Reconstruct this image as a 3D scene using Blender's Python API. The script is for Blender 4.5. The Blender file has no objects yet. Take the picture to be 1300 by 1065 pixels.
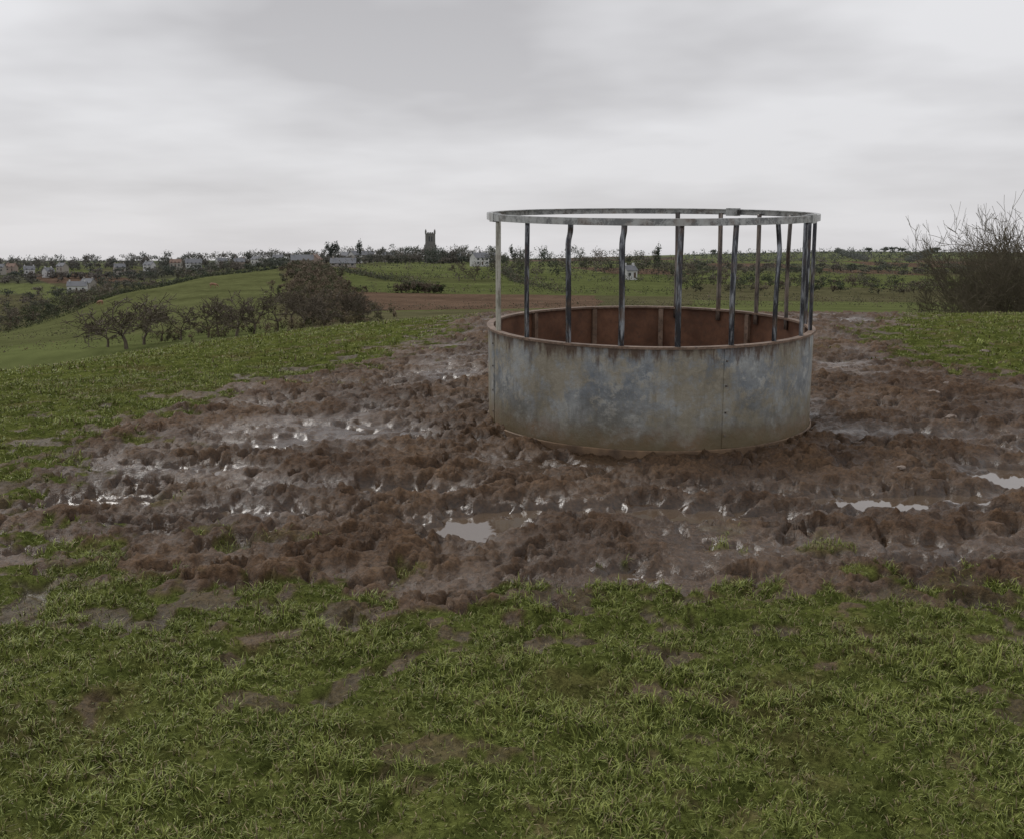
import bpy, math, random
import numpy as np
from mathutils import Vector
random.seed(4); rng=np.random.default_rng(7)
scene=bpy.context.scene
scene.view_settings.view_transform='Standard'
TILT=math.radians(3.9); CAMZ=1.407; F=1450.0; PITCH=math.radians(6.4)

# ---------------------------------------------------------------- noise
def _h(ix,iy,seed):
    h=(ix.astype(np.int64)*374761393+iy.astype(np.int64)*668265263+seed*1274126177)&0xFFFFFFFF
    h=((h^(h>>13))*1274126177)&0xFFFFFFFF
    h=((h^(h>>16))*2246822519)&0xFFFFFFFF
    return ((h^(h>>15))&0xFFFFFF)/float(0xFFFFFF)
def perlin(x,y,seed=0):
    ix=np.floor(x);iy=np.floor(y);fx=x-ix;fy=y-iy
    u=fx*fx*fx*(fx*(fx*6-15)+10);v=fy*fy*fy*(fy*(fy*6-15)+10)
    def g(dx,dy):
        a=_h(ix+dx,iy+dy,seed)*2*math.pi
        return np.cos(a)*(fx-dx)+np.sin(a)*(fy-dy)
    a=g(0,0);b=g(1,0);c=g(0,1);d=g(1,1)
    return ((a+(b-a)*u)*(1-v)+(c+(d-c)*u)*v)*1.5
def fbm(x,y,o=4,seed=0):
    s=0;a=1;t=0
    for i in range(o):
        s=s+a*perlin(x*2**i+i*17.3,y*2**i-i*9.1,seed+i);t+=a;a*=.5
    return s/t
def worley(x,y,seed=0):
    ix=np.floor(x);iy=np.floor(y);best=np.full(x.shape,9.);cid=np.zeros(x.shape)
    for dx in(-1,0,1):
        for dy in(-1,0,1):
            cx=ix+dx;cy=iy+dy
            px=cx+_h(cx,cy,seed);py=cy+_h(cx,cy,seed+5)
            d=np.hypot(px-x,py-y);m=d<best
            best=np.where(m,d,best);cid=np.where(m,_h(cx,cy,seed+9),cid)
    return best,cid
def sstep(a,b,x):
    t=np.clip((x-a)/(b-a),0,1);return t*t*(3-2*t)

# ---------------------------------------------------------------- terrain
COLS=np.array([-700,0,150,250,370,470,650,850,1050,1300,2000.])
DS=np.array([60,110,200,300,350,450,550,750,950,1300,2000,3000,5000.])
TY=np.array([
[480,475,466,456,446,436,426,420,418,422,430],
[456,450,441,433,423,414,405,400,398,402,410],
[434,428,409,400,394,393,391,388,388,391,400],
[430,424,382,372,371,373,375,376,380,382,390],
[428,427,370,360,359,364,366,369,374,376,385],
[424,416,386,350,342,352,356,358,362,367,375],
[404,400,386,366,335,343,347,350,352,357,365],
[372,369,363,351,340,336,338,340,342,346,352],
[346,347,344,341,336,333,333,334,332,338,342],
[336,337,337,336,334,333,333,330,328,328,334],
[331,333,334,334,332,331,330,324,319,321,328],
[330,331,331,331,330,329,329,326,323,324,328],
[336,336,336,336,336,336,336,336,336,336,336.]])
def ang(yp): return np.arctan((487.5-yp)/F)-PITCH
NX,ND=271,260
gx=np.linspace(-700,2000,NX);gl=np.linspace(math.log(60),math.log(5000),ND)
tmp=np.array([np.interp(gx,COLS,r) for r in TY])
fine=np.array([np.interp(gl,np.log(DS),tmp[:,i]) for i in range(NX)]).T
k=np.array([1,3,5,6,5,3,1.]);k/=k.sum()
for _ in range(3):
    p=np.pad(fine,3,mode='edge')
    p=sum(k[i]*p[i:i+ND,:] for i in range(7));fine=sum(k[i]*p[:,i:i+NX] for i in range(7))
def farz(x,y):
    y=np.maximum(y,1.);d=np.clip(y,60,4999);px=np.clip(650+F*x/y,-699,1999)
    a=(px+700)/2700*(NX-1);b=(np.log(d)-gl[0])/(gl[-1]-gl[0])*(ND-1)
    i=np.clip(a.astype(int),0,NX-2);j=np.clip(b.astype(int),0,ND-2);fa=a-i;fb=b-j
    v=(fine[j,i]*(1-fa)+fine[j,i+1]*fa)*(1-fb)+(fine[j+1,i]*(1-fa)+fine[j+1,i+1]*fa)*fb
    return CAMZ+d*np.tan(ang(v))
def basez(x,y):
    s=np.clip(y-8,0,11.9);z=math.tan(TILT)*np.minimum(y,19.9)-.00788*s*s-.12*np.maximum(y-19.9,0)
    xn=np.minimum(x,0)
    z=z-(.060*(np.sqrt(xn*xn+.25)-.5)+.0095*xn*xn)*sstep(6,13,y)
    w=sstep(35,110,y)
    return z*(1-w)+farz(x,y)*w
POLY=[(-.5,18),(-.55,12),(-.63,10.3),(-1.03,8.8),(-1.74,8.0),(-2.1,6.64),(-2.3,5.85),(-2.3,5.22),(-2.15,4.7),(-1.7,4.2),
(-1.35,3.85),(-1.07,3.72),(-.67,3.72),(-.23,3.6),(.13,3.65),(.42,3.78),(.97,3.8),(1.25,3.78),(1.5,3.62),(1.9,3.6),(3.2,3.6),(6,5),(5.5,7),
(4.1,7.7),(3.5,8.1),(3.1,8.6),(3.2,9.7),(3.5,11),(5.2,15),(6,18)]
def sdf(x,y):
    d=np.full(x.shape,1e9);ins=np.zeros(x.shape,bool);n=len(POLY)
    for i in range(n):
        ax,ay=POLY[i];bx,by=POLY[(i+1)%n];ex,ey=bx-ax,by-ay
        t=np.clip(((x-ax)*ex+(y-ay)*ey)/(ex*ex+ey*ey),0,1)
        d=np.minimum(d,np.hypot(x-ax-t*ex,y-ay-t*ey))
        c=((ay>y)!=(by>y))&(x<(bx-ax)*(y-ay)/(by-ay+1e-12)+ax);ins^=c
    return np.where(ins,d,-d)
# x,y,rx,ry,strength
PUD=[(-.165,4.60,.17,.16,1.4),(1.66,4.9,.20,.14,1.7),(2.02,5.0,.17,.09,1.6),(2.45,5.38,.20,.16,1.6),(2.1,4.72,.12,.06,1.3),(.15,4.74,.22,.09,1.15),(.62,4.72,.34,.10,1.25),(1.05,4.66,.2,.07,1.0),
(-.53,5.1,.30,.09,.85),(-1.08,4.72,.28,.08,.7),(-1.70,3.74,.16,.06,1.3),(-1.75,4.95,.22,.07,.9),(1.32,5.02,.2,.06,.9),
(-1.3,6.0,.35,.14,.45),(-.75,6.3,.3,.13,.45),(2.3,6.2,.3,.12,.75),(3.0,5.9,.34,.14,1.),(1.6,4.05,.14,.05,.8),(.4,4.0,.16,.05,.8),(2.9,5.1,.3,.1,1.1),(-1.5,5.5,.2,.07,.6)]
CX,CY,RF=.805,6.70,.945
def nearinfo(x,y):
    n1=fbm(x*1.6,y*1.6,3,11);n2=fbm(x*7,y*7,3,21);n3_=perlin(x*18,y*18,23)
    sd0=sdf(x,y);sd=sd0+.42*n1+.42*n2+.10*n3_
    mainm=sstep(-.09,.07,sd)
    fpat=fbm(x*3.3+4,y*3.3,3,31)+.9*n2+.22*n3_
    patch=sstep(.36,.52,fpat+.38*sstep(-.8,-.05,sd0))*sstep(-2.4,-.4,sd0)*.85
    leftmix=sstep(1.15,.5,np.hypot((x+2.1)/1.0,(y-4.3)/.8))*sstep(-.06,.10,n2+n1*.6)
    mud=np.clip(np.maximum(np.maximum(mainm,patch),leftmix),0,1)
    tuft=sstep(.34,.48,fbm(x*2.9-7,y*2.9+2,2,77)+.5*n2)*sstep(.8,.1,sd0)
    mud=mud*(1-.9*tuft*(sd>0))
    slick=sstep(.05,.42,fbm(x*.9+5,y*1.5+1,3,66)+.30*sstep(1.3,.2,np.hypot((x+1.3)/1.1,(y-5.9)/1.0)))
    amp=1.0-.60*slick
    m2=perlin(x*11,y*11,29)
    w1,c1=worley(x*5.6+1.1*n2+.3*m2+.12*n3_,y*5.6+.9*n1+.3*m2,3)
    crater=-(1-sstep(.10,.44,w1))*.062*(.05+1.2*c1)+np.exp(-((w1-.50)/.10)**2)*.016
    w2,c2=worley(x*14+1.8*n2+.6*m2,y*14+.5*n3_+1.4*n1,8)
    lumps=(1-np.clip(w2/.8,0,1)**1.3)*.020*c2*c2
    w3,c3=worley(x*36+.8*n3_,y*36+.8*m2,18)
    lumps=lumps+(1-np.clip(w3/.7,0,1)**1.5)*.008*(c3>.55)*c3
    fb=fbm(x*3,y*3,3,41)*.040+(.3-np.abs(perlin(x*7+.8*n2,y*7,51)))*.030+(.3-np.abs(n3_))*.009+perlin(x*44,y*44,53)*.004+perlin(x*90,y*90,54)*.002
    big=fbm(x*.7+3,y*.7,2,61)*.02
    hm=(crater+lumps+fb)*amp+big+.006-.006*slick
    hg=.004+fbm(x*4,y*4,3,71)*.020+crater*.35
    ro=np.hypot(x-CX,(y-CY*math.cos(TILT)))
    hm=hm-.020*np.exp(-((ro-RF)/.13)**2)+.035*np.exp(-(((x-CX+.95)/.16)**2+((y-6.3)/.25)**2))
    g=np.zeros(x.shape)
    for (a,b,rx,ry,st) in PUD:
        e=np.exp(-(((x-a+.12*n2+.03*n3_)/rx)**2+((y-b+.10*n1+.06*m2)/ry)**2)**1.2*.6)
        g=np.maximum(g,e*st)
    gg=np.clip(g,0,1)
    hm=hm*(1-.72*gg)-.064*gg
    hpatch=hm*.45-.006
    hm=np.where(sd0>.1,hm,hpatch+(hm-hpatch)*sstep(-.25,.1,sd0))
    fade=sstep(26,14,y)
    h=(hm*mud+hg*(1-mud))*fade+sstep(14,30,y)*fbm(x*.3,y*.3,3,5)*.05*sstep(100,40,y)
    wet=np.clip(.38-(hm-.005)/.10+.40*slick*sstep(0,.4,sd0)+.6*gg,0,1)*mud
    mn=sstep(-.35,.45,n1+.5*n2)[:,None]
    mc=np.array([.074,.041,.021])*(1-mn)+np.array([.120,.071,.038])*mn
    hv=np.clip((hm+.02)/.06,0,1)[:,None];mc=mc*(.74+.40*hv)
    mc=mc*(1-.5*wet[:,None])+np.array([.066,.043,.027])*.5*wet[:,None]
    return h,mud*sstep(24,17,y),wet,mc,n1,n2
def ground(x,y):
    x=np.atleast_1d(np.asarray(x,float));y=np.atleast_1d(np.asarray(y,float))
    return basez(x,y)+nearinfo(x,y)[0]

rs=[1.3]
while rs[-1]<5200:
    r=rs[-1]
    rs.append(r*(1.01 if r<3.2 else 1.0024 if r<12 else 1.005 if r<24 else 1.012))
rs=np.array(rs)
az=np.radians(np.concatenate([np.linspace(-62,-28,70)[:-1],np.linspace(-28,28,640),np.linspace(28,62,70)[1:]]));NA=len(az)
R,A=np.meshgrid(rs,az,indexing='ij')
X=(R*np.sin(A)).ravel();Y=(R*np.cos(A)-1.5).ravel()
h,mud,wet,mudc,gn1,gn2=nearinfo(X,Y);Z=basez(X,Y)+h
nr=len(rs)
def mesh_np(name,co,faces,fs,mat,attrs={},smooth=True):
    me=bpy.data.meshes.new(name);n=len(co);nf=len(faces)//fs if fs else 0
    me.vertices.add(n);me.vertices.foreach_set('co',np.asarray(co,np.float32).ravel())
    me.loops.add(len(faces));me.loops.foreach_set('vertex_index',np.asarray(faces,np.int32))
    me.polygons.add(nf);me.polygons.foreach_set('loop_start',np.arange(nf,dtype=np.int32)*fs)
    me.polygons.foreach_set('loop_total',np.full(nf,fs,np.int32))
    me.polygons.foreach_set('use_smooth',np.full(nf,smooth,bool))
    for kx,v in attrs.items():
        if v.ndim==1:
            a=me.attributes.new(kx,'FLOAT','POINT');a.data.foreach_set('value',v.astype(np.float32))
        else:
            a=me.attributes.new(kx,'FLOAT_COLOR','POINT');a.data.foreach_set('color',np.c_[v,np.ones(len(v))].astype(np.float32).ravel())
    me.update(calc_edges=True);me.materials.append(mat)
    return me
def addobj(name,me,parent=None):
    o=bpy.data.objects.new(name,me);scene.collection.objects.link(o)
    if parent:o.parent=parent
    return o
# field colours
G1=np.array([.105,.120,.046]);G2=np.array([.100,.108,.046]);G3=np.array([.120,.135,.054]);BR=np.array([.125,.085,.060]);DK=np.array([.06,.062,.036]);OL=np.array([.095,.090,.048])
px=650+F*X/np.maximum(Y,1);d=np.maximum(Y,1)
col=np.tile(G1,(len(X),1)).astype(float)
nz=fbm(X*.01,Y*.01,3,91)
pj=px+nz*25;dj=d*(1+nz*.06)
def paint(p0,p1,d0,d1,c):
    m=(pj>p0)&(pj<p1)&(dj>d0)&(dj<d1);col[m]=c
far=d>560
cu=np.floor(px/105+np.log(d)*2.3);cv=np.floor(np.log(d)*7+px/400)
hh=_h(cu,cv,3);pal=np.array([G1,G2,G3,OL,DK*1.3,G3,BR*.9])
ci=np.clip((hh*7).astype(int),0,6);col[far]=pal[ci][far]
paint(-900,360,60,140,G1);paint(-900,365,140,345,G2);paint(0,400,160,560,G2*1.05)
paint(-900,130,330,700,OL)
paint(360,480,100,560,OL)
paint(440,780,100,185,OL*1.15);paint(430,760,190,300,BR);paint(760,900,190,300,OL)
paint(430,900,300,560,G1*.95);paint(470,640,400,470,G2*.9)
paint(870,2000,60,250,G3*.9);paint(870,2000,250,420,OL);paint(870,2000,420,600,G1)
paint(860,2000,1300,4500,G3);paint(60,130,560,720,G3)
col*=(1+.40*fbm(X*.05,Y*.05,3,97)+.3*fbm(X*.4,Y*.4,2,98))[:,None]
hz=sstep(300,3500,d)[:,None]*.35;col=col*(1-hz)+np.array([.20,.22,.23])*hz  # air haze painted in: far ground colour blended towards pale grey
near=sstep(34,14,Y);nn=near[:,None]
t1=sstep(-.4,.4,gn2)[:,None];turf=np.array([.072,.086,.023])*(1-t1)+np.array([.130,.148,.040])*t1
t2=sstep(.0,.5,gn1+.3*gn2)[:,None]*.6;turf=turf*(1-t2)+np.array([.105,.085,.038])*t2
col=col*(1-nn)+turf*nn
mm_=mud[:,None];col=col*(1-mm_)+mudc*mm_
i=np.arange(nr-1)[:,None]*NA+np.arange(NA-1)[None,:]
q=np.stack([i,i+NA,i+NA+1,i+1],-1).reshape(-1)

# ---------------------------------------------------------------- materials
def mat(name):
    m=bpy.data.materials.new(name);m.use_nodes=True;nt=m.node_tree
    return m,nt,nt.nodes,nt.links,nt.nodes['Principled BSDF']
def N(nt,t,**kw):
    n=nt.nodes.new(t)
    for a,b in kw.items():setattr(n,a,b)
    return n
def ramp(nt,src,stops):
    r=nt.nodes.new('ShaderNodeValToRGB');cr=r.color_ramp
    while len(cr.elements)<len(stops):cr.elements.new(.5)
    for e,(p,c) in zip(cr.elements,stops):
        e.position=p;e.color=(c,c,c,1) if not hasattr(c,'__len__') else (*c,1)
    nt.links.new(src,r.inputs[0]);return r.outputs[0]
def mix(nt,f,a,b,mode='MIX'):
    m=nt.nodes.new('ShaderNodeMix');m.data_type='RGBA';m.blend_type=mode
    for s,v in((0,f),(6,a),(7,b)):
        if isinstance(v,bpy.types.NodeSocket):nt.links.new(v,m.inputs[s])
        else:m.inputs[s].default_value=v if s==0 else (*v,1)
    return m.outputs[2]
def noise(nt,vec,scale,detail=5,rough=.6):
    n=N(nt,'ShaderNodeTexNoise');n.inputs['Scale'].default_value=scale;n.inputs['Detail'].default_value=detail;n.inputs['Roughness'].default_value=rough
    if vec:nt.links.new(vec,n.inputs['Vector'])
    return n.outputs['Fac']
def math_(nt,op,a,b):
    m=N(nt,'ShaderNodeMath',operation=op)
    for s,v in((0,a),(1,b)):
        if isinstance(v,bpy.types.NodeSocket):nt.links.new(v,m.inputs[s])
        else:m.inputs[s].default_value=v
    return m.outputs[0]
# ground
gm,nt,nd,lk,b=mat('ground_mat')
geo=N(nt,'ShaderNodeNewGeometry').outputs['Position']
aM=N(nt,'ShaderNodeAttribute',attribute_name='mud').outputs['Fac'];aW=N(nt,'ShaderNodeAttribute',attribute_name='wet').outputs['Fac']
aC=N(nt,'ShaderNodeAttribute',attribute_name='field').outputs['Color'];aN=N(nt,'ShaderNodeAttribute',attribute_name='near').outputs['Fac']
n2=noise(nt,geo,55,4,.75)
var=N(nt,'ShaderNodeVectorMath',operation='MULTIPLY');lk.new(aC,var.inputs[0]);lk.new(ramp(nt,n2,[(.34,.5),(.5,.95),(.68,1.5)]),var.inputs[1])
lk.new(var.outputs[0],b.inputs['Base Color'])
rg=ramp(nt,aW,[(.15,.66),(.50,.40),(.9,.17)])
lk.new(mix(nt,aM,(.9,.9,.9),rg),b.inputs['Roughness'])
lk.new(math_(nt,'MULTIPLY',aM,math_(nt,'ADD',math_(nt,'MULTIPLY',aW,.35),.18)),b.inputs['Specular IOR Level'])
bp=N(nt,'ShaderNodeBump');bp.inputs['Strength'].default_value=.9
lk.new(math_(nt,'MULTIPLY',math_(nt,'SUBTRACT',1.15,aW),.016),bp.inputs['Distance'])
lk.new(math_(nt,'MULTIPLY',n2,aN),bp.inputs['Height']);lk.new(bp.outputs[0],b.inputs['Normal'])
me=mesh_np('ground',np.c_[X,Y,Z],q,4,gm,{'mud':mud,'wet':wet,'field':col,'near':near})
if me.polygons[1000].normal.z<0: me.flip_normals()
addobj('ground',me)
# puddle water
wm,nt,nd,lk,b=mat('water_mat')
geo=N(nt,'ShaderNodeNewGeometry').outputs['Position']
b.inputs['Base Color'].default_value=(.11,.078,.052,1);b.inputs['Roughness'].default_value=.04;b.inputs['IOR'].default_value=2.4
bp=N(nt,'ShaderNodeBump');bp.inputs['Strength'].default_value=.10;bp.inputs['Distance'].default_value=.004
lk.new(noise(nt,geo,14,2),bp.inputs['Height']);lk.new(bp.outputs[0],b.inputs['Normal'])
wx,wy=np.meshgrid(np.linspace(-2.4,5,112),np.linspace(3.4,9.5,92),indexing='ij');wx=wx.ravel();wy=wy.ravel()
wz=basez(wx,wy)-.038
ii=(np.arange(111)[:,None]*92+np.arange(91)[None,:]);wq=np.stack([ii,ii+92,ii+93,ii+1],-1).reshape(-1,4)
keep=(sdf(wx,wy)>.15)|(np.hypot((wx+1.7)/.3,(wy-3.74)/.14)<1)
keep&=np.hypot(wx-CX,wy-CY)>RF+.12
wq=wq[keep[wq].all(1)]
addobj('puddle_water',mesh_np('puddle_water',np.c_[wx,wy,wz],wq.ravel(),4,wm))

# grass
grm,nt,nd,lk,b=mat('grass_blade_mat')
ac=N(nt,'ShaderNodeAttribute',attribute_name='gcol').outputs['Color'];lk.new(ac,b.inputs['Base Color'])
b.inputs['Roughness'].default_value=.5;b.inputs['Specular IOR Level'].default_value=.25
def blades(n,r0,r1,L,W,seed):
    g=np.random.default_rng(seed)
    r=np.sqrt(g.uniform(r0*r0,r1*r1,n));a=g.uniform(-math.radians(34),math.radians(34),n)
    x=r*np.sin(a);y=r*np.cos(a)-.1
    cl=.045 if r1<5 else .08 if r1<10 else .16
    cxx=np.floor(x/cl);cyy=np.floor(y/cl)
    tx=(cxx+_h(cxx,cyy,71))*cl;ty=(cyy+_h(cxx,cyy,72))*cl;pull=g.uniform(.1,.75,n)*(_h(cxx,cyy,73)>.45)
    tuftr=_h(cxx,cyy,74)
    x+=(tx-x)*pull;y+=(ty-y)*pull
    h,m,_,_,_,_=nearinfo(x,y)
    dens=fbm(x*3,y*3,3,88);den2=fbm(x*.9+2,y*.9,2,89)
    keep=(g.random(n)<(1-m)**1.2*np.clip(.74+1.3*dens,.12,1))
    x,y,h,r,dens,tuftr,den2=x[keep],y[keep],h[keep],r[keep],dens[keep],tuftr[keep],den2[keep];n=len(x)
    z=basez(x,y)+h-.003
    ln=L*g.uniform(.5,1.25,n)*(.65+.7*tuftr**2)*(1+.7*dens);w=W*g.uniform(.6,1.3,n)
    ta=g.uniform(0,2*np.pi,n);lean=g.uniform(.35,1.5,n)
    dx,dy=np.cos(ta),np.sin(ta);ox,oy=-dy*w/2,dx*w/2
    P=np.zeros((n,5,3))
    mx=x+dx*ln*.45*np.sin(lean*.6);my=y+dy*ln*.45*np.sin(lean*.6);mz=z+ln*.5*np.cos(lean*.6)
    ex=mx+dx*ln*.55*np.sin(lean*1.2);ey=my+dy*ln*.55*np.sin(lean*1.2);ez=mz+ln*.5*np.cos(lean*1.2)
    P[:,0]=np.c_[x-ox,y-oy,z];P[:,1]=np.c_[x+ox,y+oy,z];P[:,2]=np.c_[mx+ox*.8,my+oy*.8,mz];P[:,3]=np.c_[mx-ox*.8,my-oy*.8,mz];P[:,4]=np.c_[ex,ey,ez]
    t=g.random(n);cv=np.clip(.5+dens*.9+.5*den2,0,1)
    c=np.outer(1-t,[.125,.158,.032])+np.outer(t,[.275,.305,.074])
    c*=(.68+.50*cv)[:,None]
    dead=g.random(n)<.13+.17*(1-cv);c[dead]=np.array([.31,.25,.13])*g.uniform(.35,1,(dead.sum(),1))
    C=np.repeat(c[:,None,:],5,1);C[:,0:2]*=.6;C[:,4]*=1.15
    return P,C
Ps=[];Cs=[]
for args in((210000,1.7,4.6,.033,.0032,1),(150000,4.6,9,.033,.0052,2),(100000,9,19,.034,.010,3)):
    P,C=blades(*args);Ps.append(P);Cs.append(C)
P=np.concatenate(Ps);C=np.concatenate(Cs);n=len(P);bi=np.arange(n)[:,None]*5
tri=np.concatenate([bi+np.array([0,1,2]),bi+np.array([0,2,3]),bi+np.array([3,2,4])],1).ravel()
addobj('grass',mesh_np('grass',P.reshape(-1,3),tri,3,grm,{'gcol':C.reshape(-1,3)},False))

# ---------------------------------------------------------------- feeder
def from_py(name,v,f,m,parent,smooth=False,mats=None,mi=None):
    me=bpy.data.meshes.new(name);me.from_pydata(v,[],f)
    for mm in (mats or [m]):me.materials.append(mm)
    if mi:
        for p,k2 in zip(me.polygons,mi):p.material_index=k2
    if smooth:
        for p in me.polygons:p.use_smooth=True
    me.update();return addobj(name,me,parent)
def ring_profile(name,prof,m,parent,seg=120,wob=0,mats=None,pm=None):
    v=[];f=[];mi=[];k2=len(prof);ns=seg
    for i in range(ns):
        t=2*math.pi*i/seg
        for (r,z) in prof:
            w=1+wob*(math.sin(t*5+1)+.6*math.sin(t*11+2)+.7*math.sin(t*17+z*9))
            v.append((math.sin(t)*r*w,-math.cos(t)*r*w,z))
    for i in range(seg):
        for j in range(k2):
            a=i*k2+j;b2=i*k2+(j+1)%k2;c=((i+1)%ns)*k2+(j+1)%k2;dd=((i+1)%ns)*k2+j
            f.append((a,dd,c,b2));mi.append(pm[j] if pm else 0)
    return from_py(name,v,f,m,parent,False,mats,mi)
gal,nt,nd,lk,b=mat('galvanised_sheet')
oc=N(nt,'ShaderNodeTexCoord').outputs['Object'];sep=N(nt,'ShaderNodeSeparateXYZ');lk.new(oc,sep.inputs[0]);zz=sep.outputs[2]
mp=N(nt,'ShaderNodeMapping');mp.inputs['Scale'].default_value=(1,1,.22);lk.new(oc,mp.inputs[0])
a1=noise(nt,oc,4,6,.65);a2=noise(nt,oc,15,6,.75);a3=noise(nt,mp.outputs[0],20,5,.7);a4=noise(nt,oc,2.6,4);a5=noise(nt,oc,50,4,.7)
c=mix(nt,ramp(nt,a1,[(.38,0.),(.58,1.)]),(.175,.20,.225),(.36,.375,.37))
c=mix(nt,ramp(nt,a2,[(.50,0.),(.60,.8)]),c,(.50,.51,.49))
c=mix(nt,ramp(nt,a3,[(.52,0.),(.66,.55)]),c,(.15,.16,.165))
c=mix(nt,ramp(nt,a5,[(.52,0.),(.68,.4)]),c,(.20,.175,.135))
c=mix(nt,ramp(nt,math_(nt,'ADD',math_(nt,'MULTIPLY',a4,.6),math_(nt,'MULTIPLY',a2,.4)),[(.48,0.),(.57,.66)]),c,(.25,.205,.12))
zt=math_(nt,'ADD',zz,math_(nt,'MULTIPLY',math_(nt,'SUBTRACT',a3,.5),.36))
c=mix(nt,ramp(nt,zt,[(.475,0.),(.545,.9)]),c,(.085,.050,.032))
zb=math_(nt,'ADD',zz,math_(nt,'MULTIPLY',math_(nt,'SUBTRACT',a2,.5),.34))
c=mix(nt,ramp(nt,zb,[(.03,.92),(.14,.0)]),c,(.24,.145,.08))
c=mix(nt,ramp(nt,math_(nt,'ADD',zz,math_(nt,'MULTIPLY',math_(nt,'SUBTRACT',a1,.5),.6)),[(.0,.8),(.28,.0)]),c,(.145,.12,.065))
lk.new(c,b.inputs['Base Color']);b.inputs['Metallic'].default_value=.1;lk.new(ramp(nt,a2,[(.3,.42),(.7,.7)]),b.inputs['Roughness'])
bp=N(nt,'ShaderNodeBump');bp.inputs['Strength'].default_value=.4;bp.inputs['Distance'].default_value=.012
lk.new(math_(nt,'ADD',math_(nt,'MULTIPLY',a1,2.),a2),bp.inputs['Height']);lk.new(bp.outputs[0],b.inputs['Normal'])
rust,nt,nd,lk,b=mat('rust')
oc=N(nt,'ShaderNodeTexCoord').outputs['Object'];a1=noise(nt,oc,6,6);a2=noise(nt,oc,30,6,.7)
c=mix(nt,ramp(nt,a1,[(.35,0.),(.65,1.)]),(.095,.040,.020),(.20,.095,.052))
c=mix(nt,ramp(nt,a2,[(.45,0.),(.7,.7)]),c,(.085,.046,.03))
lk.new(c,b.inputs['Base Color']);b.inputs['Roughness'].default_value=.75
rim,nt,nd,lk,b=mat('rim_rust')
oc=N(nt,'ShaderNodeTexCoord').outputs['Object'];a1=noise(nt,oc,9,6);a2=noise(nt,oc,40,6,.7)
c=mix(nt,ramp(nt,a1,[(.35,0.),(.65,1.)]),(.13,.080,.050),(.26,.18,.13))
c=mix(nt,ramp(nt,a2,[(.48,0.),(.66,.8)]),c,(.06,.040,.03))
lk.new(c,b.inputs['Base Color']);b.inputs['Roughness'].default_value=.6
lipm,nt,nd,lk,b=mat('muddy_lip')
oc=N(nt,'ShaderNodeTexCoord').outputs['Object'];a1=noise(nt,oc,9,6)
lk.new(mix(nt,ramp(nt,a1,[(.35,0.),(.65,1.)]),(.09,.058,.036),(.24,.155,.09)),b.inputs['Base Color']);b.inputs['Roughness'].default_value=.7
def barmat(name,dark,light,thr,metal=.5,zs=.12):
    m,nt,nd,lk,b=mat(name)
    oc=N(nt,'ShaderNodeTexCoord').outputs['Object'];mp=N(nt,'ShaderNodeMapping');mp.inputs['Scale'].default_value=(1,1,zs);lk.new(oc,mp.inputs[0])
    a1=noise(nt,mp.outputs[0],45 if zs<1 else 14,5,.7);a2=noise(nt,oc,9,5)
    c=mix(nt,ramp(nt,a1,[(thr-.06,0.),(thr+.08,1.)]),dark,light)
    c=mix(nt,ramp(nt,a2,[(.52,0.),(.68,.6)]),c,(.14,.09,.06))
    lk.new(c,b.inputs['Base Color']);b.inputs['Metallic'].default_value=metal;lk.new(ramp(nt,a1,[(.3,.18),(.7,.42)]),b.inputs['Roughness'])
    return m
bar_d=barmat('bar_dark',(.034,.035,.043),(.34,.36,.39),.55);bar_l=barmat('bar_light',(.22,.21,.17),(.48,.47,.41),.45,.2);topm=barmat('top_rail',(.15,.155,.155),(.40,.41,.40),.47,.3,1)
bar_r=barmat('bar_rusty',(.065,.055,.052),(.24,.20,.17),.53,.3)
fd=bpy.data.objects.new('cattle_ring_feeder',None);scene.collection.objects.link(fd)
fd.location=(CX,CY*math.cos(TILT),CY*math.sin(TILT));fd.rotation_euler=(TILT,0,0)
HS=.540
prof=[(RF,-.07),(RF,.05),(RF,.124),(RF,.20),(RF,.30),(RF,.40),(RF,HS-.02),(RF,HS),(RF-.005,HS),(RF-.005,.30),(RF-.005,-.07)]
ring_profile('sheet_wall',prof,gal,fd,seg=200,wob=.0013,mats=[gal,rust],pm=[0]*7+[1]*4)
ring_profile('sheet_rim',[(RF-.030,HS+.001),(RF+.010,HS+.001),(RF+.010,HS+.013),(RF-.030,HS+.013)],rim,fd,seg=180,wob=.0011)
ring_profile('base_lip',[(RF+.003,-.05),(RF+.013,-.05),(RF+.010,.010),(RF+.003,.014)],lipm,fd,seg=150,wob=.0011)
HT=1.165
ring_profile('top_rail',[(RF-.006,HT),(RF+.008,HT),(RF+.008,HT+.036),(RF-.026,HT+.036),(RF-.026,HT+.031),(RF-.006,HT+.031)],topm,fd,seg=150,wob=.0018)
def P_(th,r,z):
    t=math.radians(th);return Vector((math.sin(t)*r,-math.cos(t)*r,z))
def tube(name,pts,rad,m,parent,sides=12,flat=.72):
    v=[];f=[]
    for i,p in enumerate(pts):
        rd=Vector((p[0],p[1],0)).normalized();tg=Vector((-rd.y,rd.x,0))
        for s in range(sides):
            a=2*math.pi*s/sides;v.append(tuple(Vector(p)+tg*math.cos(a)*rad+rd*math.sin(a)*rad*flat))
    for i in range(len(pts)-1):
        for s in range(sides):
            a=i*sides+s;b2=i*sides+(s+1)%sides;f.append((a,b2,b2+sides,a+sides))
    f.append(tuple(range(sides))[::-1]);f.append(tuple(range((len(pts)-1)*sides,len(pts)*sides)))
    return from_py(name,v,f,m,parent,True)
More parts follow.
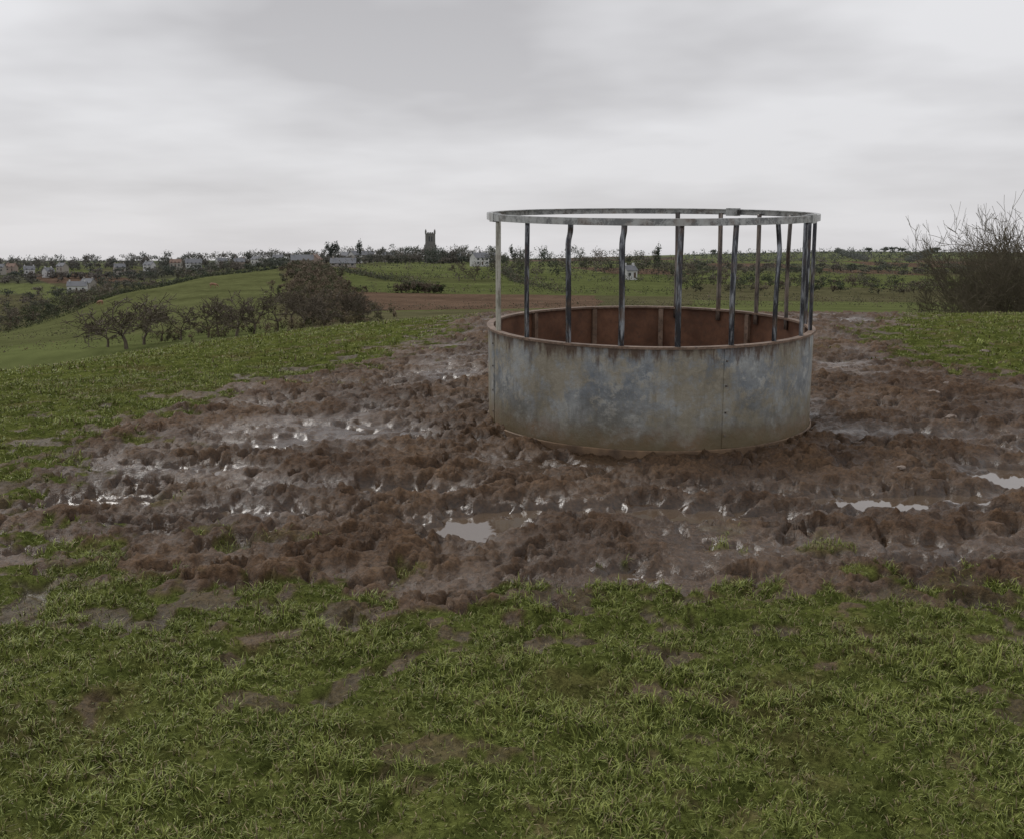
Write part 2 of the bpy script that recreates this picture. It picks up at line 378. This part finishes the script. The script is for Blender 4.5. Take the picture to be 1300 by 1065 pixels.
def catmull(pts,n=6):
    out=[];p=[pts[0]]+pts+[pts[-1]]
    for i in range(1,len(p)-2):
        for k2 in range(n):
            t=k2/n;a,b2,c2,d2=p[i-1],p[i],p[i+1],p[i+2]
            out.append(.5*((2*b2)+(c2-a)*t+(2*a-5*b2+4*c2-d2)*t*t+(3*b2-a-3*c2+d2)*t**3))
    out.append(pts[-1]);return out
bends={-36:[(0,0,0),(.4,-.05,0),(.78,-.15,.004),(.86,-.25,.0),(.92,.1,-.006),(.96,.5,0),(1,.5,0)],-18:[(0,0,0),(.4,.1,.0),(.78,-.05,.004),(.88,.0,.0),(.94,.4,0),(1,.5,0)],
36:[(0,0,0),(.45,.2,.0),(.75,.5,.006),(.86,.6,.0),(.95,.0,0),(1,-.3,0)],18:[(0,0,0),(.5,-.15,0),(.8,.1,.0),(1,.4,0)],108:[(0,0,0),(.5,.5,0),(.75,-.7,-.01),(1,-.3,0)]}
for i_,th in enumerate(range(-72,163,18)):
    u0=random.uniform(-.2,.2)
    bd=bends.get(th,[(0,0,0),(.5,u0,0),(1,-u0,0)])
    off=2.6 if -60<th<60 else 0
    pts=catmull([P_(th+off+dt,RF-.018+dr,HS-.06+(HT+.01-HS+.06)*hh2) for hh2,dt,dr in bd])
    mm=bar_l if th==-72 else bar_r if th in(108,126,144,162) else bar_d
    tube('upright_bar_%d'%(i_+1),pts,.0155 if th!=-72 else .020,mm,fd)
def boxring(name,th,r0,r1,w,z0,z1,m):
    t=math.radians(th);rd=Vector((math.sin(t),-math.cos(t),0));tg=Vector((math.cos(t),math.sin(t),0))
    v=[tuple(rd*r+tg*s*w/2+Vector((0,0,z))) for z in(z0,z1) for r,s in((r0,-1),(r1,-1),(r1,1),(r0,1))]
    return from_py(name,v,[(0,3,2,1),(4,5,6,7),(0,1,5,4),(1,2,6,5),(2,3,7,6),(3,0,4,7)],m,fd)
for i_,th in enumerate([0,45,88,130,168,196,225,262,305]):
    boxring('inner_rib_%d'%(i_+1),th,RF-.032,RF-.007,.030,-.03,HS-.004,rim)
for i_,th in enumerate([-74,18.5,139]):
    boxring('seam_strip_%d'%(i_+1),th,RF-.002,RF+.0045,.028,.02,HS-.006,gal)
    for z in(.08,.2,.34,.47):
        boxring('bolt',th,RF+.004,RF+.009,.009,z,z+.009,bar_r)
for i_,th in enumerate([-74,60,139]):
    boxring('rail_joint_%d'%(i_+1),th,RF-.032,RF+.013,.08,HT-.006,HT+.042,topm)

# ---------------------------------------------------------------- vegetation
vm,nt,nd,lk,b=mat('foliage_mat')
ac=N(nt,'ShaderNodeAttribute',attribute_name='vcol').outputs['Color'];lk.new(ac,b.inputs['Base Color']);b.inputs['Roughness'].default_value=.9
b.inputs['Specular IOR Level'].default_value=.1
def barkm(name,c0,c1):
    m,nt,nd,lk,b=mat(name);geo=N(nt,'ShaderNodeNewGeometry').outputs['Position']
    lk.new(mix(nt,noise(nt,geo,1.5,1),c0,c1),b.inputs['Base Color']);b.inputs['Roughness'].default_value=.95;return m
bark=barkm('bark_twig',(.07,.057,.042),(.145,.118,.083));bark2=barkm('bush_twig',(.075,.064,.044),(.15,.125,.082))
def foliage(name,blobs):
    V=[];C=[]
    for (x,y,z,rx,rz,n,s,el,c) in blobs:
        u=rng.normal(size=(n,3));u/=np.linalg.norm(u,axis=1)[:,None];rr=rng.random(n)**.45
        p=u*rr[:,None]*np.array([rx,rx,rz])*(1+.18*np.sin(u[:,0:1]*7+x)+.15*np.sin(u[:,2:3]*9+y))+np.array([x,y,z])
        ax=u*.8+rng.normal(size=(n,3))*.6+np.array([0,0,.5 if el>1 else 0]);ax/=np.linalg.norm(ax,axis=1)[:,None]
        sd=np.cross(ax,rng.normal(size=(n,3)));sd/=np.linalg.norm(sd,axis=1)[:,None]+1e-9
        L=s*el*rng.uniform(.6,1.4,n)[:,None];W=s*rng.uniform(.5,1.2,n)[:,None]
        t=np.stack([p-ax*L/2-sd*W/2,p-ax*L/2+sd*W/2,p+ax*L/2],1)
        V.append(t.reshape(-1,3))
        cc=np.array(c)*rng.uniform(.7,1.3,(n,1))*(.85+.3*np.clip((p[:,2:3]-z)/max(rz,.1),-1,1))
        C.append(np.repeat(cc,3,0))
    V=np.concatenate(V);C=np.concatenate(C)
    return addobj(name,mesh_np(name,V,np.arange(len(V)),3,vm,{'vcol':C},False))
def wx_(p,d):return (p-650)/F*d
CB=[(.165,.132,.098),(.145,.13,.092),(.115,.112,.072),(.18,.147,.112)];CG=[(.058,.073,.040),(.075,.09,.046),(.105,.11,.062)]
def haze(c,d):  # atmospheric haze put into the foliage colour, growing with distance
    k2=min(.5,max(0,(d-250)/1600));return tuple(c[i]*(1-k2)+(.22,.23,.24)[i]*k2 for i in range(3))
def bz(x,y):return float(basez(np.array([float(x)]),np.array([float(y)]))[0])
def tree_blobs(p,d,hpx,wpx,pal,dens=1.,low=.42):
    x=wx_(p,d);z0=bz(x,d);H=hpx*d/F;Wd=wpx*d/F*1.15;out=[]
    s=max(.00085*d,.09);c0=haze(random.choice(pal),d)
    for _ in range(random.randint(5,8)):
        a=random.uniform(0,6.28);rr=random.uniform(0,.36)*Wd;zz_=random.uniform(low,.80)
        out.append((x+math.cos(a)*rr,d+math.sin(a)*rr,z0+H*zz_,Wd*random.uniform(.16,.28),H*random.uniform(.13,.22),int(46*dens),s,1.6,c0))
    out.append((x,d,z0+H*.22,Wd*.10,H*.26,14,s,3,haze((.09,.075,.055),d)))
    return out
def hedge(name,path,h,w,pal,dens=1.,el=1.5,rag=.5):
    bl=[]
    for (p0,d0),(p1,d1) in zip(path[:-1],path[1:]):
        a=np.array([wx_(p0,d0),d0]);b2=np.array([wx_(p1,d1),d1]);L=np.linalg.norm(b2-a);step=max(w*.6,d0*.0032);n=max(2,int(L/step))
        for i in range(n):
            q2=a+(b2-a)*(i+random.random())/n+np.random.default_rng(i).normal(size=2)*w*.25
            z=bz(q2[0],q2[1]);hh2=h*random.uniform(1-rag,1+rag)
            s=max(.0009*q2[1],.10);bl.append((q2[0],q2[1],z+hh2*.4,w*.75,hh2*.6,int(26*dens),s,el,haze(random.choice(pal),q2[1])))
    return foliage(name,bl)
U=random.uniform
bl=[]
for p in range(-140,640,5):
    bl+=tree_blobs(p+U(-5,5),U(800,900),U(8,15),U(12,24),CB+CG[:2],.75,.2)
for p in range(-140,640,5):
    bl+=tree_blobs(p+U(-5,5),U(1000,1100),U(13,23),U(14,26),CB+CG[1:2],.8,.2)
for p in range(480,600,5):
    bl+=tree_blobs(p,U(780,860),U(18,29),U(16,28),CB+CG[:1],.75,.25)
for p in range(130,370,8):
    bl+=tree_blobs(p+U(-5,5),U(700,790),U(9,18),U(16,26),CB+CG,.75,.25)
foliage('distant_village_trees',bl)
bl=[]
for p in range(625,885,6):
    bl+=tree_blobs(p+U(-4,4),U(480,640),U(22,38),U(18,30),CB+CG,.9,.2)
for p in range(-150,165,5):
    bl+=tree_blobs(p+U(-5,5),U(430,640),U(12,22),U(18,30),CB+CG,.8,.2)
for p in range(-150,150,5):
    bl+=tree_blobs(p+U(-5,5),U(300,380)+max(0,p)*.5,U(16,30),U(20,32),CB+CG,.9,.15)
for p in range(-150,330,10):
    if random.random()<.8: bl+=tree_blobs(p,U(620,700),U(7,13),U(14,24),CB+CG,.7,.25)
foliage('valley_trees',bl)
bl=[]
for p in (424,430,418,455,650,656,830,835): bl+=tree_blobs(p,830 if p<600 else 560,32 if p<600 else 40,11,CG[:1],1.3)
foliage('distant_conifers',bl)
bl=[]
for p in range(870,1310,7):
    bl+=tree_blobs(p+U(-5,5),U(600,740),U(8,16),U(16,28),CB+CG,.7,.2)
for p in range(860,1260,6):
    bl+=tree_blobs(p+U(-5,5),U(330,450),U(12,22),U(20,32),CB+CG,.8,.2)
for p in (1120,1130,1142,1180,1186,905,1100): bl+=tree_blobs(p,1900,7,10,CG,.8)
foliage('distant_hill_trees',bl)
hedge('hedgerow',[(0,255),(150,352),(250,432),(370,535)],1.8,2,CG)
hedge('hedgerow',[(440,305),(740,312),(860,310)],2.6,2.6,CB+CG)
bl=[]
for p in range(505,565,5): bl+=tree_blobs(p,305,U(12,18),U(16,22),CG+CB,1,.2)
foliage('field_tree_clump',bl)
hedge('hedgerow',[(430,560),(640,550),(870,560),(1290,600)],6,4,CG+CB)
hedge('hedgerow',[(430,450),(640,445),(870,440)],3.2,3,CG+CB)
hedge('hedgerow',[(430,500),(520,385),(560,310)],2.4,2.6,CG+CB)
hedge('hedgerow',[(640,560),(660,400),(720,312)],3,3,CG+CB)
hedge('hedgerow',[(440,188),(740,186),(900,190)],1.4,1.8,CB+CG[2:])
hedge('hedgerow',[(860,255),(1040,250),(1300,250)],2.6,2.8,CB+CG)
hedge('hedgerow',[(860,180),(1040,185),(1300,180)],1.8,2,CB+CG)
hedge('hedgerow',[(870,900),(1060,980),(1330,920)],6,5,CG+CB)
hedge('hedgerow',[(870,1300),(1040,1250),(1290,1400)],8,6,CG)
hedge('hedgerow',[(1060,1900),(1100,1000)],6,6,CG)
hedge('hedgerow',[(1180,1900),(1150,1000)],6,6,CG)
hedge('hedgerow',[(870,1700),(1290,1750)],8,6,CG)
hedge('hedgerow',[(-100,165),(60,170),(200,160)],1.8,2,CB+CG)
hedge('hedgerow',[(-100,118),(130,112),(220,112)],1.5,1.8,CB+[(.18,.12,.08)])
bl=[]
for i in range(640):
    t=random.random()**.8;d_=530*(1-t)+125*t;pc=388*(1-t)+422*t;wd=10*(1-t)+30*t
    bl+=tree_blobs(pc+random.gauss(0,1)*wd,d_,U(5,13)*(1+.6*t),U(7,17),[(.21,.165,.118),(.18,.14,.10),(.16,.14,.09),(.13,.12,.07),(.23,.18,.13),(.115,.12,.066)],.5,.15)
foliage('scrub_thicket',bl)
bl=[]
for p in range(205,480,6):
    bl+=tree_blobs(p+U(-4,4),U(104,126),U(12,24),U(14,26),[(.18,.14,.095),(.16,.135,.08),(.13,.115,.07),(.11,.11,.06)],.55,.15)
foliage('valley_scrub',bl)

def bare_tree(seed,H,spread,r0,levels=6,stems=1,up=.25,minr=.012,pc=.985):
    R_=random.Random(seed);segs=[]
    def rv():return Vector((R_.gauss(0,1),R_.gauss(0,1),R_.gauss(0,1)))
    def grow(p,dr,L,r,lv):
        n=3 if lv<3 else 2
        for i in range(n):
            dr=(dr+rv()*.16+Vector((0,0,up*.25))).normalized();q2=p+dr*(L/n);r2=max(r*.86,minr)
            segs.append((p,q2,r,r2));p=q2;r=r2
            if lv>=1 and lv<levels and R_.random()<.6: grow(p,(dr+rv()*.6).normalized(),L*.6,max(r*.5,minr),lv+1)
        if lv<levels:
            for _ in range(2 if lv else R_.choice([3,4])):
                v=rv();v.z*=.5;sp=.75 if lv==0 else .5
                nd_=(dr+v*sp*spread);nd_.z=abs(nd_.z) if lv<2 else nd_.z+up*.3
                grow(p,nd_.normalized(),L*R_.uniform(.68,.88),max(r*.66,minr),lv+1)
    for s in range(stems):
        off=Vector((R_.uniform(-1,1),R_.uniform(-1,1),0))*(.25*(stems-1)**.5)
        grow(off+Vector((0,0,-.2)),(Vector((0,0,1))+ (rv()*.35 if stems>1 else rv()*.1)).normalized(),H*.24,r0,0)
    zs=sorted(s[1].z for s in segs);k2=H/zs[int(len(zs)*pc)]
    # centre the crown over the foot
    mx=sum(s[1].x for s in segs)/len(segs);my=sum(s[1].y for s in segs)/len(segs)
    out=[]
    for a,b2,ra,rb in segs:
        def sh(v): f=min(1,max(0,v.z*k2/H));return Vector((v.x-mx*f,v.y-my*f,v.z))*k2
        out.append((sh(a),sh(b2),ra,rb))
    return out
def seg_mesh(name,segs,m):
    a=np.array([s[0][:] for s in segs]);b2=np.array([s[1][:] for s in segs]);ra=np.array([s[2] for s in segs])[:,None];rb=np.array([s[3] for s in segs])[:,None]
    dd=b2-a;dd/=np.linalg.norm(dd,axis=1)[:,None]+1e-9
    rf=np.where(np.abs(dd[:,2:3])>.9,np.array([[1.,0,0]]),np.array([[0,0,1.]]));u=np.cross(dd,rf);u/=np.linalg.norm(u,axis=1)[:,None];v=np.cross(dd,u)
    P=[]
    for pt,r in((a,ra),(b2,rb)):
        for k2 in range(3):
            an=k2*2*math.pi/3;P.append(pt+(u*math.cos(an)+v*math.sin(an))*r)
    P=np.stack(P,1);n=len(a);bi=np.arange(n)[:,None]*6
    qf=np.concatenate([bi+np.array(f) for f in([0,1,4,3],[1,2,5,4],[2,0,3,5])],1).ravel()
    return mesh_np(name,P.reshape(-1,3),qf,4,m,{},True)
protos=[seg_mesh('bare_tree_mesh%d'%i,bare_tree(20+i,4.,1.35,.17,5,1,up=.14,minr=.022),bark) for i in range(4)]
for (p,d_,hpx,k2,ws) in [(160,106,64,0,1.45),(180,110,54,2,1.2),(135,111,46,3,1.2),(228,114,44,1,1.15),(262,116,46,2,1.1),(300,108,56,3,1.2),(322,116,48,0,1.1),(352,118,46,1,1.1),(385,116,44,2,1.3),(412,120,44,3,1.3),(440,122,44,0,1.2),(466,122,38,2,1.2),(205,118,36,3,1.2),(278,116,50,1,1.1),(583,420,24,1,1.),(603,430,22,3,1.),(400,135,46,1,1.2),(370,140,44,0,1.2)]:
    x=wx_(p,d_);z=bz(x,d_);H=hpx*d_/F
    o=addobj('bare_tree',protos[k2]);s=H/4.;o.scale=(s*ws,s*ws,s);o.location=(x,d_,z-.1);o.rotation_euler=(0,0,U(0,6.28))
bush=[seg_mesh('bare_bush_mesh%d'%i,bare_tree(50+i,3.2,1.05,.045,5,4,up=.12,minr=.0065,pc=.95),bark2) for i in range(3)]
for (p,d_,ypx,k2,ws) in [(1222,45,332,0,.85),(1245,45,314,1,.9),(1275,44,305,2,.95),(1305,45,302,0,1.),(1345,44,300,1,1.1),(1400,46,300,2,1.2),(1262,42,330,0,.9),(1203,46,362,1,.8),(1290,43,322,1,.9)]:
    x=wx_(p,d_);z=bz(x,d_);H=CAMZ+d_*float(np.tan(ang(ypx)))-z
    o=addobj('bare_bush',bush[k2]);s=H/3.2;o.scale=(s*ws*.66,s*ws*.66,s);o.location=(x,d_,z-.1);o.rotation_euler=(0,0,U(0,6.28))

# ---------------------------------------------------------------- buildings
def plain(name,c,r=.8,sc=2.,var=.25):
    m,nt,nd,lk,b=mat(name);geo=N(nt,'ShaderNodeNewGeometry').outputs['Position']
    lk.new(mix(nt,noise(nt,geo,sc,2),tuple(k2*(1-var) for k2 in c),tuple(min(1,k2*(1+var)) for k2 in c)),b.inputs['Base Color']);b.inputs['Roughness'].default_value=r;return m
WH=plain('white_render',(.58,.58,.58));CRM=plain('cream_render',(.36,.335,.30));PK=plain('pink_render',(.34,.27,.24));SL=plain('slate_roof',(.17,.175,.19));GLS=plain('window_glass',(.05,.055,.06),.2);STN=plain('tower_stone',(.17,.165,.155),.9,.8);DR=plain('door_paint',(.10,.07,.05));RT=plain('tile_roof',(.20,.13,.10))
def box(name,x0,x1,y0,y1,z0,z1,m,par):
    v=[(x,y,z) for z in(z0,z1) for x,y in((x0,y0),(x1,y0),(x1,y1),(x0,y1))]
    return from_py(name,v,[(0,3,2,1),(4,5,6,7),(0,1,5,4),(1,2,6,5),(2,3,7,6),(3,0,4,7)],m,par)
def house(p,d_,w,dp,h,wall,roof,rot,lift=0,name='village_house'):
    x=wx_(p,d_);z=bz(x,d_)
    e=bpy.data.objects.new(name,None);scene.collection.objects.link(e);e.location=(x,d_,z-.3+lift);e.rotation_euler=(0,0,math.radians(rot))
    a,b2=w/2,dp/2;rh=dp*.42
    v=[(-a,-b2,-4),(a,-b2,-4),(a,b2,-4),(-a,b2,-4),(-a,-b2,h),(a,-b2,h),(a,b2,h),(-a,b2,h),(-a,0,h+rh),(a,0,h+rh)]
    from_py('walls',v,[(0,1,5,4),(2,3,7,6),(1,2,6,9,5),(3,0,4,8,7)],wall,e)
    ov=.35;t=.18
    v=[]
    for s in(-1,1):
        for xx in(-a-ov,a+ov):
            v+=[(xx,s*(b2+ov),h-ov*.84+.02),(xx,0,h+rh+.03),(xx,0,h+rh+.03+t),(xx,s*(b2+ov),h-ov*.84+.02+t)]
    f=[]
    for s in(0,8):f+=[(s,s+1,s+5,s+4),(s+3,s+7,s+6,s+2),(s,s+4,s+7,s+3),(s,s+3,s+2,s+1),(s+4,s+5,s+6,s+7)]
    from_py('roof',v,f,roof,e)
    for cx2 in(-a*.8,a*.8):box('chimney',cx2-.4,cx2+.4,-.4,.4,h+rh-.5,h+rh+1.1,wall,e)
    n=max(2,int(w/3))
    for i in range(n):
        xx=-a+w*(i+.5)/n
        for zz2 in([1.2] if h<4 else [1.2,3.4]):
            if i==n//2 and zz2<2:box('door',xx-.5,xx+.5,-b2-.06,-b2-.01,.3,2.5,DR,e)
            else:box('window',xx-.6,xx+.6,-b2-.06,-b2-.01,zz2,zz2+1.2,GLS,e)
    return e
for a_ in [(100,690,11,6,3.6,WH,SL,10),(114,720,8,6,3.6,CRM,SL,-20),(40,900,8,6,4,WH,SL,25),(18,960,8,6,4,PK,RT,-10),(64,880,7,6,4,WH,SL,60),(2,930,9,6,4,CRM,SL,0),(82,930,8,6,4,CRM,SL,-30),
  (154,880,8,6,4,CRM,SL,30),(192,930,8,6,4,WH,SL,-20),(248,880,12,7,4.2,WH,SL,15),(226,940,9,6,4,CRM,RT,0),(306,860,8,6,4,PK,SL,10),(328,930,8,6,4,WH,SL,-30),(283,940,8,6,4,WH,SL,40),
  (385,740,14,8,3.8,CRM,SL,12),(402,760,8,7,4,PK,RT,80),(355,920,8,6,4,WH,SL,0),(452,870,8,7,4.2,WH,SL,50),(468,910,9,7,4.5,CRM,SL,10),(440,900,7,6,4.5,WH,SL,-30),(494,930,9,6,4.5,CRM,SL,0),
  (609,720,10,7,5,WH,SL,35),(626,900,7,6,4.5,WH,SL,-20),(578,900,8,6,4.5,CRM,SL,10),(798,470,5,4.5,3.4,WH,SL,30)]:
    house(*a_,lift=U(.9,2.6) if a_[1]>800 else .8)
house(437,600,13,6,2.4,CRM,SL,4,name='farm_shed')
tw=bpy.data.objects.new('church_tower',None);scene.collection.objects.link(tw)
dT=880.;xT=wx_(547,dT);zT=bz(xT,dT)
tw.location=(xT,dT,zT);tw.rotation_euler=(0,0,math.radians(8));TH=CAMZ+dT*float(np.tan(ang(297)))-zT;S=3.6
v=[];f=[]
lv=[(0,S*1.1),(TH*.34,S*1.1),(TH*.35,S*1.04),(TH*.67,S*1.04),(TH*.68,S),(TH-.5,S),(TH-.45,S*1.05),(TH,S*1.05)]
for z,s in lv:v+=[(-s,-s,z),(s,-s,z),(s,s,z),(-s,s,z)]
for i in range(len(lv)-1):
    for k2 in range(4):f.append((i*4+k2,i*4+(k2+1)%4,i*4+4+(k2+1)%4,i*4+4+k2))
n_=len(lv)*4;f.append((n_-4,n_-3,n_-2,n_-1));from_py('shaft',v,f,STN,tw)
for sx in(-1,1):
    for sy in(-1,1):
        cx2,cy2=sx*S*.95,sy*S*.95
        box('corner_pinnacle',cx2-.4,cx2+.4,cy2-.4,cy2+.4,TH+.01,TH+1.5,STN,tw)
        from_py('pinnacle_spire',[(cx2-.45,cy2-.45,TH+1.51),(cx2+.45,cy2-.45,TH+1.51),(cx2+.45,cy2+.45,TH+1.51),(cx2-.45,cy2+.45,TH+1.51),(cx2,cy2,TH+3.6)],[(0,1,4),(1,2,4),(2,3,4),(3,0,4)],STN,tw)
        box('buttress',sx*(S*1.1)+(-.5 if sx<0 else .01),sx*(S*1.1)+(-.01 if sx<0 else .5),cy2-.5,cy2+.5,0,TH*.62,STN,tw)
for k2 in(-1.7,0,1.7):
    for s in(-1,1):
        box('merlon',k2-.45,k2+.45,s*S-.25,s*S+.25,TH+.01,TH+.9,STN,tw);box('merlon',s*S-.25,s*S+.25,k2-.45,k2+.45,TH+.01,TH+.9,STN,tw)
for k2 in(-.9,.9):
    box('belfry_opening',k2-.5,k2+.5,-S-.06,-S-.01,TH*.73,TH*.9,GLS,tw)
box('church_nave',S*1.12+.6,S+14,-3.5,3.5,0,6.5,STN,tw)

# grazing cows on the far hill
cowm=plain('cow_hide',(.30,.17,.11),.8,1.5,.5)
def cow(p,d_,rot):
    pts=[(-.75,0,1.15,.30),(-.35,0,1.10,.36),(.15,0,1.08,.38),(.6,0,1.12,.33),(.95,0,1.05,.19),(1.2,0,.72,.15),(1.38,0,.42,.11),(1.48,0,.25,.08)]
    ed=[(i,i+1) for i in range(7)]
    for base,xx,kn in((0,-.75,(.10,-.12)),(3,.55,(.0,-.03))):
        for s in(-1,1):
            n0=len(pts);pts+=[(xx,s*.2,.82,.15),(xx+kn[0],s*.22,.52,.08),(xx+kn[1],s*.22,.26,.055),(xx,s*.22,.03,.06)]
            ed+=[(base,n0),(n0,n0+1),(n0+1,n0+2),(n0+2,n0+3)]
    n0=len(pts);pts+=[(-1.02,0,1.1,.05),(-1.06,0,.55,.03),(1.22,.16,.86,.04),(1.22,-.16,.86,.04)];ed+=[(0,n0),(n0,n0+1),(5,n0+2),(5,n0+3)]
    me=bpy.data.meshes.new('grazing_cow');me.from_pydata([q_[:3] for q_ in pts],ed,[]);me.materials.append(cowm)
    o=addobj('grazing_cow',me);sk=o.modifiers.new('skin','SKIN');ss=o.modifiers.new('sub','SUBSURF');ss.levels=1;ss.render_levels=1
    if not me.skin_vertices: me.skin_vertices.new()
    for i,q_ in enumerate(pts):me.skin_vertices[0].data[i].radius=(q_[3],q_[3]);me.skin_vertices[0].data[i].use_root=(i==1)
    x=wx_(p,d_);o.location=(x,d_,bz(x,d_)-.02);o.rotation_euler=(0,0,rot)
try:
    cow(272,325,.4);cow(128,302,2.6)
except Exception as e: print('cow',e)

stm=plain('stone',(.24,.19,.155),.6,12)
import bmesh
bm=bmesh.new()
for (sx,sy,s) in [(2.75,7.3,.028),(2.95,7.6,.022),(2.4,8.3,.025),(3.9,9.3,.03),(2.6,6.6,.026),(3.3,7.1,.03),(2.1,7.9,.02),(1.9,5.4,.018),(2.9,8.9,.025),(2.2,9.6,.022)]:
    z=float(ground(sx,sy)[0]);rv_=random.Random(int(sx*100))
    r=bmesh.ops.create_icosphere(bm,subdivisions=2,radius=s)
    for v_ in r['verts']:
        v_.co=Vector((v_.co.x*1.3,v_.co.y,v_.co.z*.6))*(1+.25*rv_.uniform(-1,1));v_.co+=Vector((sx,sy,z))
me=bpy.data.meshes.new('stones');bm.to_mesh(me);me.materials.append(stm);addobj('scattered_stones',me)

# ---------------------------------------------------------------- sky & light
w=bpy.data.worlds.new('World');scene.world=w;w.use_nodes=True;nt=w.node_tree;lk=nt.links;bg=nt.nodes['Background']
sky=N(nt,'ShaderNodeTexSky');sky.sky_type='NISHITA';sky.sun_disc=False;SE,SR=math.radians(48),math.radians(-40);sky.sun_elevation=SE;sky.sun_rotation=SR
skm=N(nt,'ShaderNodeVectorMath',operation='SCALE');skm.inputs[3].default_value=.06;lk.new(sky.outputs[0],skm.inputs[0])
tc=N(nt,'ShaderNodeTexCoord').outputs['Generated'];sp=N(nt,'ShaderNodeSeparateXYZ');lk.new(tc,sp.inputs[0])
zc=math_(nt,'ADD',math_(nt,'MAXIMUM',sp.outputs[2],0.),.14)
cb=N(nt,'ShaderNodeCombineXYZ');lk.new(math_(nt,'DIVIDE',sp.outputs[0],zc),cb.inputs[0]);lk.new(math_(nt,'DIVIDE',sp.outputs[1],zc),cb.inputs[1])
mp=N(nt,'ShaderNodeMapping');mp.inputs['Location'].default_value=(3.3,1.2,0);lk.new(cb.outputs[0],mp.inputs[0])
cn=noise(nt,mp.outputs[0],.8,4,.5)
c=mix(nt,ramp(nt,cn,[(.36,0.),(.62,1.)]),(.49,.48,.49),(.77,.765,.78))
hz_=ramp(nt,sp.outputs[2],[(.0,.75),(.08,.45),(.20,.0)])
c=mix(nt,hz_,c,(.67,.66,.68))
c=mix(nt,.08,c,skm.outputs[0])
lk.new(c,bg.inputs[0]);bg.inputs[1].default_value=1.08
sl=bpy.data.lights.new('sun','SUN');sl.energy=1.3;sl.angle=math.radians(18);sl.color=(1,.97,.93)
so=addobj('sun',sl)
dirv=Vector((math.sin(SR)*math.cos(SE),math.cos(SR)*math.cos(SE),math.sin(SE)))
so.rotation_euler=dirv.to_track_quat('Z','Y').to_euler()
cam=bpy.data.cameras.new('camera');cam.lens=F/1300*36;cam.sensor_width=36;cam.clip_end=9000;cam.clip_start=.05;cam.shift_y=-45/1300
co=addobj('camera',cam);co.location=(0,-.096,CAMZ);co.rotation_euler=(math.pi/2-PITCH,0,0);scene.camera=co
